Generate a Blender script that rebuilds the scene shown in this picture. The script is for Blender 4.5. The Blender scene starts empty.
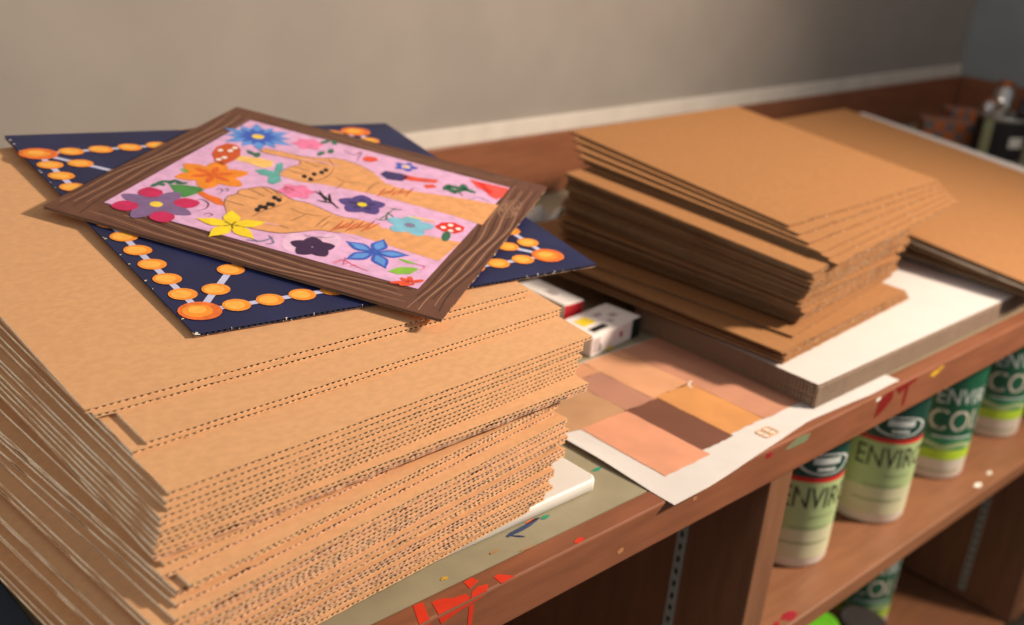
import bpy, bmesh, math, random
from mathutils import Vector, Matrix
PI = math.pi
scene = bpy.context.scene
COL = scene.collection

# ------------------------------------------------------------------ materials
def lin(c):
    return tuple(((v/255)/12.92 if v/255 <= .04045 else ((v/255+.055)/1.055)**2.4) for v in c)
MATS = {}
def mat(name, rgb, rough=.6, metal=0, var=.08, scale=40, bump=0, bscale=200, rgb2=None, spec=.4, stretch=None):
    """procedural material: noise-mottled colour, optional bump"""
    if name in MATS: return MATS[name]
    m = bpy.data.materials.new(name); m.use_nodes = True
    nt = m.node_tree; b = nt.nodes['Principled BSDF']
    b.inputs['Roughness'].default_value = rough; b.inputs['Metallic'].default_value = metal
    b.inputs['Specular IOR Level'].default_value = spec
    c = lin(rgb)
    tc = nt.nodes.new('ShaderNodeTexCoord'); src = tc.outputs['Object']
    if stretch:
        mp = nt.nodes.new('ShaderNodeMapping'); mp.inputs['Scale'].default_value = stretch
        nt.links.new(src, mp.inputs['Vector']); src = mp.outputs['Vector']
    n = nt.nodes.new('ShaderNodeTexNoise'); n.inputs['Scale'].default_value = scale
    n.inputs['Detail'].default_value = 5; nt.links.new(src, n.inputs['Vector'])
    r = nt.nodes.new('ShaderNodeValToRGB')
    a = [min(1, v*(1-var)) for v in c]; d = [min(1, v*(1+var)) for v in c] if rgb2 is None else lin(rgb2)
    r.color_ramp.elements[0].color = (*a, 1); r.color_ramp.elements[1].color = (*d, 1)
    r.color_ramp.elements[0].position = .35; r.color_ramp.elements[1].position = .65
    nt.links.new(n.outputs['Fac'], r.inputs['Fac']); nt.links.new(r.outputs['Color'], b.inputs['Base Color'])
    if bump:
        n2 = nt.nodes.new('ShaderNodeTexNoise'); n2.inputs['Scale'].default_value = bscale; n2.inputs['Detail'].default_value = 4
        nt.links.new(src, n2.inputs['Vector'])
        bp = nt.nodes.new('ShaderNodeBump'); bp.inputs['Strength'].default_value = bump; bp.inputs['Distance'].default_value = .002
        nt.links.new(n2.outputs['Fac'], bp.inputs['Height']); nt.links.new(bp.outputs['Normal'], b.inputs['Normal'])
    MATS[name] = m
    return m

# ------------------------------------------------------------------ mesh builder
class MB:
    def __init__(s): s.v = []; s.f = []; s.m = []; s.mats = []; s.smooth = []
    def mi(s, m):
        if m not in s.mats: s.mats.append(m)
        return s.mats.index(m)
    def add(s, vs, fs, m, smooth=False):
        o = len(s.v); k = s.mi(m); s.v += [tuple(v) for v in vs]
        for f in fs: s.f.append([o+i for i in f]); s.m.append(k); s.smooth.append(smooth)
    def box(s, x0, x1, y0, y1, z0, z1, m):
        vs = [(x, y, z) for z in (z0, z1) for y in (y0, y1) for x in (x0, x1)]
        s.add(vs, [(0,2,3,1),(4,5,7,6),(0,1,5,4),(2,6,7,3),(0,4,6,2),(1,3,7,5)], m)
    def lathe(s, prof, m, seg=48, c=(0,0,0), smooth=True, cap0=False, cap1=False):
        vs = []; fs = []
        for r, z in prof:
            for i in range(seg):
                a = 2*PI*i/seg; vs.append((c[0]+r*math.cos(a), c[1]+r*math.sin(a), c[2]+z))
        for j in range(len(prof)-1):
            for i in range(seg):
                k = (i+1) % seg; fs.append((j*seg+i, j*seg+k, (j+1)*seg+k, (j+1)*seg+i))
        s.add(vs, fs, m, smooth)
        n = len(prof)-1
        if cap0: s.add(vs[:seg], [tuple(reversed(range(seg)))], m)
        if cap1: s.add(vs[n*seg:], [tuple(range(seg))], m)
    def build(s, name, parent=None, xf=None, bevel=0, kind=None):
        me = bpy.data.meshes.new(name)
        vs = s.v if xf is None else [tuple(xf(Vector(v))) for v in s.v]
        me.from_pydata(vs, [], s.f)
        for m in s.mats: me.materials.append(m)
        me.polygons.foreach_set('material_index', s.m); me.polygons.foreach_set('use_smooth', s.smooth)
        me.update()
        o = bpy.data.objects.new(name, me); COL.objects.link(o)
        if parent: o.parent = parent
        if kind: o['kind'] = kind
        if bevel:
            b = o.modifiers.new('bevel', 'BEVEL'); b.width = bevel; b.segments = 2; b.limit_method = 'ANGLE'; b.angle_limit = .6
        return o
def tag(o, label, cat, group=None):
    o['label'] = label; o['category'] = cat
    if group: o['group'] = group
    return o
def empty(name, loc, rz=0):
    o = bpy.data.objects.new(name, None); COL.objects.link(o); o.location = loc; o.rotation_euler = (0,0,rz); o.empty_display_size = .05
    return o

# ------------------------------------------------------------------ shared materials
KRAFT = mat('kraft_liner', (212,160,114), .75, var=.05, scale=90, bump=.06, bscale=700, spec=.25, stretch=(1,1.6,1))
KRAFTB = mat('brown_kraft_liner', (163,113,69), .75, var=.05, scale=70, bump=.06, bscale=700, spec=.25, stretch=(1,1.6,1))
KEDGE = mat('kraft_cut_edge', (216,176,134), .85, var=.14, scale=300, spec=.2)
FLUTE = mat('kraft_flute', (128,86,56), .85, var=.12, scale=200, spec=.2)
CRUSH = mat('crushed_board_side', (222,208,182), .9, var=.16, scale=260, bump=.4, bscale=600, spec=.2)
TORN = mat('torn_paper_fibre', (232,218,196), .9, var=.06, scale=300, spec=.2)
WHITE = mat('white_paper', (232,226,220), .6, var=.02, scale=20, spec=.3)
OLIVE = mat('olive_laminate', (152,142,116), .42, var=.06, scale=18, bump=.08, bscale=150)
BROWN = mat('brown_varnished_wood', (134,82,56), .42, var=.12, scale=14, bump=.1, bscale=60, stretch=(.6,4,4))
BROWND = mat('brown_panel_wood', (128,86,60), .5, var=.12, scale=12, bump=.1, bscale=60, stretch=(4,4,.5))
SHELFW = mat('shelf_wood', (136,90,62), .45, var=.1, scale=14, bump=.1, bscale=60, stretch=(.6,4,4))
def paint(name, rgb, rough=.45, var=.06, scale=60, **k): return mat('paint_'+name, rgb, rough, var=var, scale=scale, **k)
P_RED = paint('scarlet', (206,52,28)); P_DRED = paint('dark_red', (120,26,20)); P_YEL = paint('yellow', (206,160,40))
P_GRN = paint('sea_green', (120,128,96)); P_CRIM = paint('crimson', (150,26,40)); P_BLUE = paint('navy_smear', (46,62,100))
P_TEAL = paint('teal_smear', (40,140,110)); P_ORG = paint('orange_smear', (220,110,60)); P_WHT = paint('white_fleck', (236,226,214))

# ------------------------------------------------------------------ corrugated sheet (shared mesh)
def corrugated(mb, W, H, t, period, rng, wear=0.0, mats=(None,)*5, seg=6, nx=64, liner=.0004):
    """top liner, wavy flute and bottom liner; the flute openings show along the front edge"""
    top, bot, flute, edge, side = mats
    e = lambda: rng.gauss(0, 1)*(.00022+.00022*wear)
    for z0, z1, face in ((0, liner, bot), (t-liner, t, top)):
        xs = [W*i/nx for i in range(nx+1)]
        fy = [e() for _ in xs]
        if wear:
            for _ in range(int(3*wear)):
                k = rng.randrange(2, nx-4); d = rng.uniform(.0008, .0022)
                for q in range(rng.randrange(1, 4)): fy[k+q] += d
        vs = []
        for x, y in zip(xs, fy): vs += [(x,y,z0),(x,y,z1),(x,H,z0),(x,H,z1)]
        up = []; dn = []; fr = []; bk = []
        for i in range(nx):
            a = 4*i; b = a+4
            up.append((a+1,b+1,b+3,a+3)); dn.append((a,a+2,b+2,b)); fr.append((a,b,b+1,a+1)); bk.append((a+2,a+3,b+3,b+2))
        o = len(mb.v)
        mb.add(vs, up+dn, face)
        mb.add(vs, fr+bk, edge)
        n = 4*nx
        mb.add([vs[0],vs[1],vs[2],vs[3],vs[n],vs[n+1],vs[n+2],vs[n+3]], [(0,1,3,2),(4,6,7,5)], side)
    n = int(W/period)*seg; vs = []; hw = .0003; a = (t-2*liner)/2-hw; ph = rng.uniform(0, 6)
    dip = [.0002+abs(rng.gauss(0,.00018)) for _ in range(n//seg+2)]
    for i in range(n+1):
        x = .001+(W-.002)*i/n; z = t/2+a*math.sin(2*PI*i/seg+ph); y = dip[i//seg]
        vs += [(x,y,z-hw),(x,y,z+hw),(x,H-.0006,z-hw),(x,H-.0006,z+hw),(x,y,liner)]
    fs = []; ff = []
    for i in range(n):
        p = 5*i; q = p+5; fs += [(p,p+2,q+2,q),(p+1,q+1,q+3,p+3)]; ff.append((p+4,q+4,q+1,p+1))   # the cut is crushed down onto the lower liner
    mb.add(vs, fs, flute, True); mb.add(vs, ff, edge)
    # crushed flute wall closing the two long sides
    ny = 40
    for x, s in ((.0006, 1), (W-.0006, -1)):
        vs = []
        for j in range(ny+1):
            d = s*abs(rng.gauss(0,.0006)); vs += [(x+d, .0012+(H-.002)*j/ny, liner), (x+d*.3, .0012+(H-.002)*j/ny, t-liner)]
        mb.add(vs, [(2*j,2*j+2,2*j+3,2*j+1) for j in range(ny)], side)
    if wear:
        for _ in range(int(22*wear)):
            x = rng.uniform(0, W); z = rng.uniform(.0010, t-.0022); w = rng.uniform(.0008, .0034)
            mb.add([(x,-.0008,z),(x+w,-.0018,z+rng.uniform(-.001,.001)),(x+w*.5,-.001,z+.0012),(x+w*.4,.001,z)],
                   [(0,1,2),(0,3,1),(1,3,2),(0,2,3)], TORN)
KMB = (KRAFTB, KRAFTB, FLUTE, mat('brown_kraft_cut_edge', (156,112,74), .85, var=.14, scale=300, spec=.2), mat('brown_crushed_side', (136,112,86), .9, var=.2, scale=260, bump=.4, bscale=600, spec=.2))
KMP = (KRAFT, KRAFT, FLUTE, mat('pinkish_cut_edge', (214,172,140), .85, var=.16, scale=300, spec=.2), CRUSH)
KM = (KRAFT, KRAFT, FLUTE, KEDGE, CRUSH)
def sheet_mesh(name, W, H, t, seed, wear, period=.0080, mats=KM):
    mb = MB(); corrugated(mb, W, H, t, period, random.Random(seed), wear, mats)
    me = bpy.data.meshes.new(name); me.from_pydata(mb.v, [], mb.f)
    for m in mb.mats: me.materials.append(m)
    me.polygons.foreach_set('material_index', mb.m); me.polygons.foreach_set('use_smooth', mb.smooth); me.update()
    return me
ORD = ('first second third fourth fifth sixth seventh eighth ninth tenth eleventh twelfth thirteenth fourteenth fifteenth sixteenth '
       'seventeenth eighteenth nineteenth').split()
TENS = {20:'twent',30:'thirt',40:'fort',50:'fift'}
def ordinal(n):
    if n < 20: return ORD[n-1]
    t, u = n//10*10, n % 10
    return TENS[t]+'ieth' if u == 0 else TENS[t]+'y-'+ORD[u-1]
def place_sheet(name, me, W0, fl, fr, slope, t, skew=0., deep=1.):
    """front-left and front-right bottom corners, and the rise per metre towards the back"""
    fl = Vector(fl); fr = Vector(fr); u = (fr-fl); L = u.length; u.normalize()
    v = Vector((-u.y-skew*u.x, u.x-skew*u.y, 0)).normalized(); v = Vector((v.x, v.y, slope)); v.normalize() if skew else None
    if not skew: v = (v - u*v.dot(u)).normalized()
    n = u.cross(v).normalized()
    v = v*deep
    o = bpy.data.objects.new(name, me); COL.objects.link(o)
    s = L/W0
    o.matrix_world = Matrix(((u.x*s,v.x,n.x,fl.x),(u.y*s,v.y,n.y,fl.y),(u.z*s,v.z,n.z,fl.z),(0,0,0,1)))
    return o
def interp(keys, i):
    if i <= keys[0][0]: return keys[0][1:]
    for a, b in zip(keys, keys[1:]):
        if a[0] <= i <= b[0]:
            q = (i-a[0])/(b[0]-a[0]); return tuple(x+(y-x)*q for x, y in zip(a[1:], b[1:]))
    return keys[-1][1:]
# ================================================================== SETTING
WY = 1.93; WX = 4.285; BS = .16
wallm = mat('grey_beige_wall_paint', (144,134,125), .8, var=.04, scale=6, bump=.06, bscale=90)
wallr = mat('grey_wall_paint', (140,144,144), .8, var=.05, scale=6)
trimm = mat('white_trim_paint', (204,192,180), .6, var=.06, scale=12)
floorm = mat('dark_floor', (70,60,54), .6, var=.15, scale=8)
def struct(name, m, *b):
    mb = MB(); mb.box(*b, m); return mb.build(name, kind='structure')
struct('wall_back', wallm, -2.5, WX+.1, WY, WY+.1, -1.11, 2.6)
struct('wall_right', wallr, WX, WX+.1, -2.5, WY, -1.11, 2.6)
struct('floor', floorm, -2.5, WX, -2.5, WY, -1.16, -1.11)
mb = MB(); mb.box(-2.5, WX-.012, WY-.014, WY, BS, BS+.042, trimm); mb.build('trim_1', kind='structure', bevel=.002)
mb = MB(); mb.box(-2.5, WX-.022, WY-.02, WY, .0005, BS, BROWN); mb.build('trim_2', kind='structure', bevel=.002)
mb = MB(); mb.box(WX-.02, WX, .757, WY-.022, .0005, BS, BROWN); mb.build('trim_3', kind='structure', bevel=.002)

# ================================================================== SHELVING UNIT
YF = .757
su = empty('shelving_unit', (1.4, YF, -1.11))
tag(su, 'brown wooden shelving unit with olive worktop running along the wall', 'shelving unit')
def part(name, mb, parent, loc0, bevel=0):
    L = Vector(loc0); return mb.build(name, parent, xf=lambda v: v-L, bevel=bevel)
SL = su.location
mb = MB(); mb.box(-.6, WX-.001, YF+.034, WY-.021, -.03, 0, OLIVE); wt = part('worktop', mb, su, SL)
wt['label'] = 'olive green laminate surface'
# front edge strip of brown wood with paint marks
mb = MB(); mb.box(-.6, WX-.001, YF, YF+.034, -.066, .0004, BROWN); es = part('edge_strip', mb, su, SL, bevel=.003)
def splat(mb, pts, m, face, d=.0004):
    """irregular dab of dried paint; face 't' lies on the top (x,y), 'f' on the front (x,z)"""
    n = len(pts)
    if face == 't': lo = [(x,y,.0002) for x,y in pts]; hi = [(x,y,.0004+d) for x,y in pts]
    else: lo = [(x,YF+.001,z) for x,z in pts]; hi = [(x,YF-d,z) for x,z in pts]
    fs = [tuple(range(n,2*n)) if face == 't' else tuple(range(n,2*n))] + [(i,(i+1)%n,n+(i+1)%n,n+i) for i in range(n)]
    mb.add(lo+hi, fs, m)
def dab(cx, cy, rx, ry, seed, n=11, rot=0):
    r = random.Random(seed); out = []
    for i in range(n):
        a = 2*PI*i/n; k = r.uniform(.6,1.15); x = rx*k*math.cos(a); y = ry*k*math.sin(a)
        out.append((cx+x*math.cos(rot)-y*math.sin(rot), cy+x*math.sin(rot)+y*math.cos(rot)))
    return out
def mark(pts, m, face):
    mb = MB(); splat(mb, pts, m, face); part('paint_mark', mb, es, SL)
T = lambda pts, m: mark(pts, m, 't'); Fr = lambda pts, m: mark(pts, m, 'f')
S_ = lambda pts: [(x+.018,y) for x,y in pts]
# red brush strokes, dabs and drips of dried paint
T(S_([(.640,.7578),(.655,.7578),(.668,.786),(.655,.788)]), P_RED); T(S_([(.668,.7578),(.716,.7578),(.718,.768),(.700,.771),(.690,.778),(.676,.780)]), P_RED)
T(S_([(.7165,.7578),(.742,.7578),(.752,.766),(.738,.770),(.726,.766)]), P_RED); T(S_([(.728,.772),(.746,.778),(.744,.788),(.730,.786)]), P_RED)
Fr(S_([(.640,-.004),(.641,-.052),(.652,-.05),(.655,-.004)]), P_RED); Fr(S_([(.668,-.004),(.672,-.014),(.700,-.008),(.740,-.004)]), P_RED); Fr(S_([(.714,-.009),(.714,-.046),(.720,-.042),(.722,-.008)]), P_RED)
T([(.783,.7578),(.806,.7588),(.792,.774),(.784,.772)], P_RED); T(dab(.925,.764,.010,.005,1), P_RED)
T(dab(.885,.828,.032,.0045,2,rot=.1), P_BLUE); T(dab(.868,.817,.010,.002,21,rot=-.8), P_BLUE); T(dab(.905,.8325,.014,.0025,3), P_ORG); T(dab(.928,.829,.009,.004,4), P_TEAL)
T(dab(.735,.806,.006,.003,9), P_YEL); T(dab(.86,.7915,.014,.002,10), paint('tan_smear',(166,130,92))); T(dab(.82,.81,.008,.003,17), paint('tan_smear',(166,130,92)))
Fr([(1.725,-.003),(1.745,-.02),(1.764,-.012),(1.765,-.050),(1.775,-.050),(1.777,-.012),(1.80,-.009),(1.81,-.003)], P_DRED)
Fr([(1.672,-.012),(1.668,-.046),(1.69,-.040),(1.72,-.024),(1.722,-.006),(1.70,-.004)], P_DRED); Fr(dab(1.668,-.008,.010,.0035,12), P_WHT); Fr(dab(1.875,-.014,.024,.006,13), P_YEL); Fr(dab(1.895,-.009,.012,.004,23), P_YEL)
Fr(dab(1.424,-.012,.040,.008,14), P_GRN); Fr(dab(1.341,-.009,.011,.005,15), P_CRIM); Fr(dab(1.005,-.045,.008,.005,16), paint('bare_wood_chip',(176,120,80)))
Fr(dab(1.16,-.02,.006,.004,18), paint('bare_wood_chip',(176,120,80))); T(dab(1.075,.872,.01,.004,19), P_TEAL)

def board(name, m, x0,x1,y0,y1,z0,z1, bevel=.0025):
    mb = MB(); mb.box(x0,x1,y0,y1,z0,z1,m); return part(name, mb, su, SL, bevel)
ZS = -.42; ZF = -1.03; D1 = 1.37; D2 = 2.8; YB = 1.32
for dx in (D1, D2):
    d = board('divider', BROWND, dx, dx+.063, YF+.004, YB, ZF, -.0305)
    mb = MB(); steel = mat('galvanised_steel', (168,174,164), .5, metal=.15, var=.1, scale=90)
    dark = mat('slot_shadow_gap', (30,28,26), .8)
    yc = .905; w = .009
    # slotted strip: two rails and rungs
    mb.box(dx-.004, dx-.0002, yc-w, yc-w*.45, ZF+.03, -.035, steel); mb.box(dx-.004, dx-.0002, yc+w*.45, yc+w, ZF+.03, -.035, steel)
    mb.box(dx-.0015, dx-.0002, yc-w*.45, yc+w*.45, ZF+.03, -.035, dark)
    k = ZF+.03
    while k < -.05:
        mb.box(dx-.004, dx-.0002, yc-w*.45, yc+w*.45, k, k+.013, steel); k += .0254
    st = part('slotted_standard', mb, d, SL); st['label'] = 'grey slotted metal strip'
sh = board('shelf', SHELFW, D1+.0632, D2-.0045, YF, YB-.002, ZS-.036, ZS)
board('base_panel', SHELFW, D1+.0632, D2-.0045, YF+.01, YB-.002, ZF-.03, ZF)
board('base_panel', SHELFW, -.6, D1-.0002, YF+.01, YB-.002, ZF-.03, ZF)
board('base_panel', SHELFW, D2+.0632, WX-.001, YF+.01, YB-.002, ZF-.03, ZF)
board('back_panel', BROWND, -.6, WX-.001, YB, YB+.02, ZF-.03, -.0305)
board('end_panel', BROWND, -.64, -.6, YF, WY-.022, -1.11, 0)
board('plinth', BROWND, -.6, WX-.001, YF+.06, YF+.08, -1.11, ZF-.0302)
for pts, m in ((dab(1.549,.772,.022,.010,5),P_CRIM),(dab(1.51,.774,.010,.006,6),P_CRIM),(dab(2.312,.775,.02,.009,7),P_WHT),(dab(2.39,.785,.012,.006,8),P_WHT)):
    mb = MB(); n = len(pts); mb.add([(x,y,ZS+.0002) for x,y in pts]+[(x,y,ZS+.0007) for x,y in pts], [tuple(range(n,2*n))]+[(i,(i+1)%n,n+(i+1)%n,n+i) for i in range(n)], m)
    part('paint_mark', mb, sh, SL)

# ================================================================== LEFT PILE
# white board beneath, with rounded corners
def rounded_slab(mb, x0,x1,y0,y1,z0,z1,r,m,bev=.004,n=6):
    ring = []
    for cx,cy,a0 in ((x1-r,y1-r,0),(x0+r,y1-r,PI/2),(x0+r,y0+r,PI),(x1-r,y0+r,1.5*PI)):
        for i in range(n+1): a = a0+PI/2*i/n; ring.append((cx+r*math.cos(a), cy+r*math.sin(a), math.cos(a), math.sin(a)))
    k = len(ring); prof = [(bev,0),(0,bev*.6),(0,(z1-z0)-bev),(bev*.3,(z1-z0)-bev*.3),(bev,(z1-z0))]
    vs = []
    for ins, h in prof: vs += [(x-cx*ins,y-cy*ins,z0+h) for x,y,cx,cy in ring]
    fs = [(j*k+i,j*k+(i+1)%k,(j+1)*k+(i+1)%k,(j+1)*k+i) for j in range(len(prof)-1) for i in range(k)]
    mb.add(vs, fs, m, True); mb.add(vs[-k:], [tuple(range(k))], m); mb.add(vs[:k], [tuple(reversed(range(k)))], m)
L0 = Vector((.7,1.0,0))
mb = MB(); rounded_slab(mb, .345, 1.036, .835, 1.42, .0006, .0195, .014, mat('white_board_paint', (218,212,204), .45, var=.02, scale=10, spec=.35))
tag(mb.build('white_board'), 'thick white board with rounded corners under the tall left cardboard pile', 'board')
mb = MB(); mb.box(-.45, .325, .79, 1.5, .0006, .014, mat('slate_blue_paint', (44,56,72), .6, var=.1, scale=20))
tag(mb.build('slate_blue_board', bevel=.002), 'dark slate blue board lying left of the tall cardboard pile', 'board')

W0 = .62; H0 = .71; TS = .0040
clean = [sheet_mesh('cardboard_sheet', W0, H0, TS, 10+i, .1) for i in range(4)]
worn = [sheet_mesh('cardboard_sheet', W0, H0, TS, 30+i, .3+.25*i, mats=(KM, KMP)[i%2]) for i in range(4)]
N = 45
#       i   FLx  FLy   FRx   FRy
KEYS = [(0,.345,.789,.900,.828),(3,.342,.787,.909,.823),(8,.334,.778,.928,.826),(12,.330,.77,.937,.828),(20,.335,.764,.949,.829),
        (26,.374,.767,.950,.828),(27,.376,.779,.950,.846),(28,.385,.788,.952,.850),(29,.385,.786,.95,.852),(30,.387,.784,.952,.853),(31,.383,.802,.953,.855),(32,.387,.812,.951,.857),
        (33,.383,.816,.985,.834),(34,.382,.815,.986,.832),(35,.381,.816,.985,.831),(36,.380,.817,.982,.853),(39,.385,.820,.990,.856),(43,.402,.834,1.004,.863),(44,.407,.839,1.022,.866)]
rng = random.Random(4)
SLOPE = .11
total = N+4
GRP = 'cardboard sheets in the tall left pile'
objs = []
for i in range(N):
    flx,fly,frx,fry = interp(KEYS, i)
    if i not in (44,43,36,35,32,28,26):
        j = .0018 if i > 32 else .0050
        flx += rng.gauss(0,j*1.5); fly += rng.gauss(0,j*.8); frx += rng.gauss(0,j); fry += rng.gauss(0,j*.8)
    z = .0199 + i*.00449
    me = (clean if i > 34 else worn)[rng.randrange(4)]
    objs.append((i, flx, fly, frx, fry, z, .004+(SLOPE-.004)*(i/44), me))
zt = .0199+44*.00449
# two topmost sheets lie further back
objs.append((45,.4045,.9075,1.0208,.9262,None,SLOPE,clean[0]))
objs.append((46,.4207,.9107,1.0275,.9297,None,SLOPE,clean[1]))
objs.append((47,.396,.9705,1.0005,.9725,None,SLOPE,clean[3]))
objs.append((48,.3892,.9768,1.0129,.9791,None,SLOPE,clean[2]))
P0 = Vector((.41,.85))
for i,flx,fly,frx,fry,z,s,me in objs:
    if z is None:
        z0 = zt+(i-44)*.0042; zl = z0+SLOPE*(fly-.83)+.0002; zr = z0+SLOPE*(fry-.83)+.0002
    else: zl = z+s*(fly-.83); zr = z+s*(fry-.83)
    o = place_sheet('cardboard_sheet', me, W0, (flx,fly,zl), (frx,fry,zr), s, TS)
    k = total-i
    tag(o, ('kraft cardboard sheet on top of the tall left pile, under the navy panel' if k == 1 else
        'kraft cardboard sheet, %s from the top of the tall left pile' % ordinal(k)), 'cardboard sheet', GRP)

# ================================================================== PAINTED PANELS
def panel_grid(mb, W, H, t, mapf, top, bot, nx=24, ny=24):
    pass
def warp_build(name, mb, mapf):
    mb2 = mb; mb2.v = [tuple(mapf(*v)) for v in mb.v]; return mb2
def art_poly(mb, pts, h, m, d=.00015):
    """thin raised patch of paint on a panel, local metres"""
    n = len(pts)
    mb.add([(x,y,h-d) for x,y in pts]+[(x,y,h) for x,y in pts], [tuple(range(n,2*n))]+[(i,(i+1)%n,n+(i+1)%n,n+i) for i in range(n)], m)
def ccw(pts):
    a = sum(p[0]*q[1]-q[0]*p[1] for p,q in zip(pts, pts[1:]+pts[:1]))
    return pts if a > 0 else pts[::-1]
def art_line(mb, pts, w, h, m, taper=True):
    """brush stroke: ribbon along a polyline"""
    P = []
    n = len(pts)
    for i in range(n-1):                       # resample with Catmull-Rom
        p0 = pts[max(i-1,0)]; p1 = pts[i]; p2 = pts[i+1]; p3 = pts[min(i+2,n-1)]
        for q in range(5):
            t = q/5; P.append(tuple(.5*((2*p1[k])+(-p0[k]+p2[k])*t+(2*p0[k]-5*p1[k]+4*p2[k]-p3[k])*t*t+(-p0[k]+3*p1[k]-3*p2[k]+p3[k])*t**3) for k in (0,1)))
    P.append(pts[-1]); L = []; R_ = []
    for i,p in enumerate(P):
        a = P[max(i-1,0)]; b = P[min(i+1,len(P)-1)]; dx,dy = b[0]-a[0], b[1]-a[1]; l = math.hypot(dx,dy) or 1
        k = i/(len(P)-1); ww = w/2*(1 if not taper else .45+.55*math.sin(PI*min(max(k,.05),.95)))
        L.append((p[0]-dy/l*ww, p[1]+dx/l*ww, h)); R_.append((p[0]+dy/l*ww, p[1]-dx/l*ww, h))
    m_ = len(P)
    mb.add(R_+L, [(i,i+1,m_+i+1,m_+i) for i in range(m_-1)], m)
def ell(cx, cy, rx, ry, rot=0, n=20):
    return [(cx+rx*math.cos(a)*math.cos(rot)-ry*math.sin(a)*math.sin(rot), cy+rx*math.cos(a)*math.sin(rot)+ry*math.sin(a)*math.cos(rot)) for a in [2*PI*i/n for i in range(n)]]
def petal(cx, cy, a, r0, r1, w, pointed=False, n=8):
    """one petal from radius r0 to r1, half width w, pointing along angle a"""
    pts = []
    for i in range(n+1):
        k = i/n; r = r0+(r1-r0)*k; hw = w*math.sin(PI*min(1,(k*.92+.06)))**(.7 if not pointed else 1) if not pointed else w*(1-abs(2*k-.9)**1.5 if k<.95 else .02)
        pts.append((r, max(hw,.0003)))
    out = [(r,-h) for r,h in pts]+[(r,h) for r,h in reversed(pts)]
    return [(cx+x*math.cos(a)-y*math.sin(a), cy+x*math.sin(a)+y*math.cos(a)) for x,y in out]
PC = dict(pink=(224,174,212), skin=(226,160,104), ink=(92,52,34), black=(34,24,26), pinkpale=(236,176,190), red2=(196,78,46), redor=(202,84,36), redor2=(226,82,52),
  red=(222,44,36), white=(242,232,226), white2=(234,190,220), cream=(244,196,110), teal=(96,170,164), green=(74,140,72), orange2=(232,112,40), darkgreen=(52,110,82), maroon=(110,30,52),
  violet=(110,80,130), greyblue=(130,126,158), rose2=(232,104,140), indigo=(62,52,104), coral=(236,84,74), lime=(138,190,66), leaf=(120,176,80), magenta=(200,36,92), greypurple=(126,98,142),
  yellow=(250,214,40), orange=(238,140,38), orangedark=(222,100,34), skyblue=(96,150,222), midblue=(58,94,190), paleblue=(128,190,214), pansy=(84,66,134), pansydark=(60,32,72), rose=(238,128,172), gold=(246,206,70))
PM = {k: paint('art_'+k, v, .5, var=.10, scale=70) for k, v in PC.items()}
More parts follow.
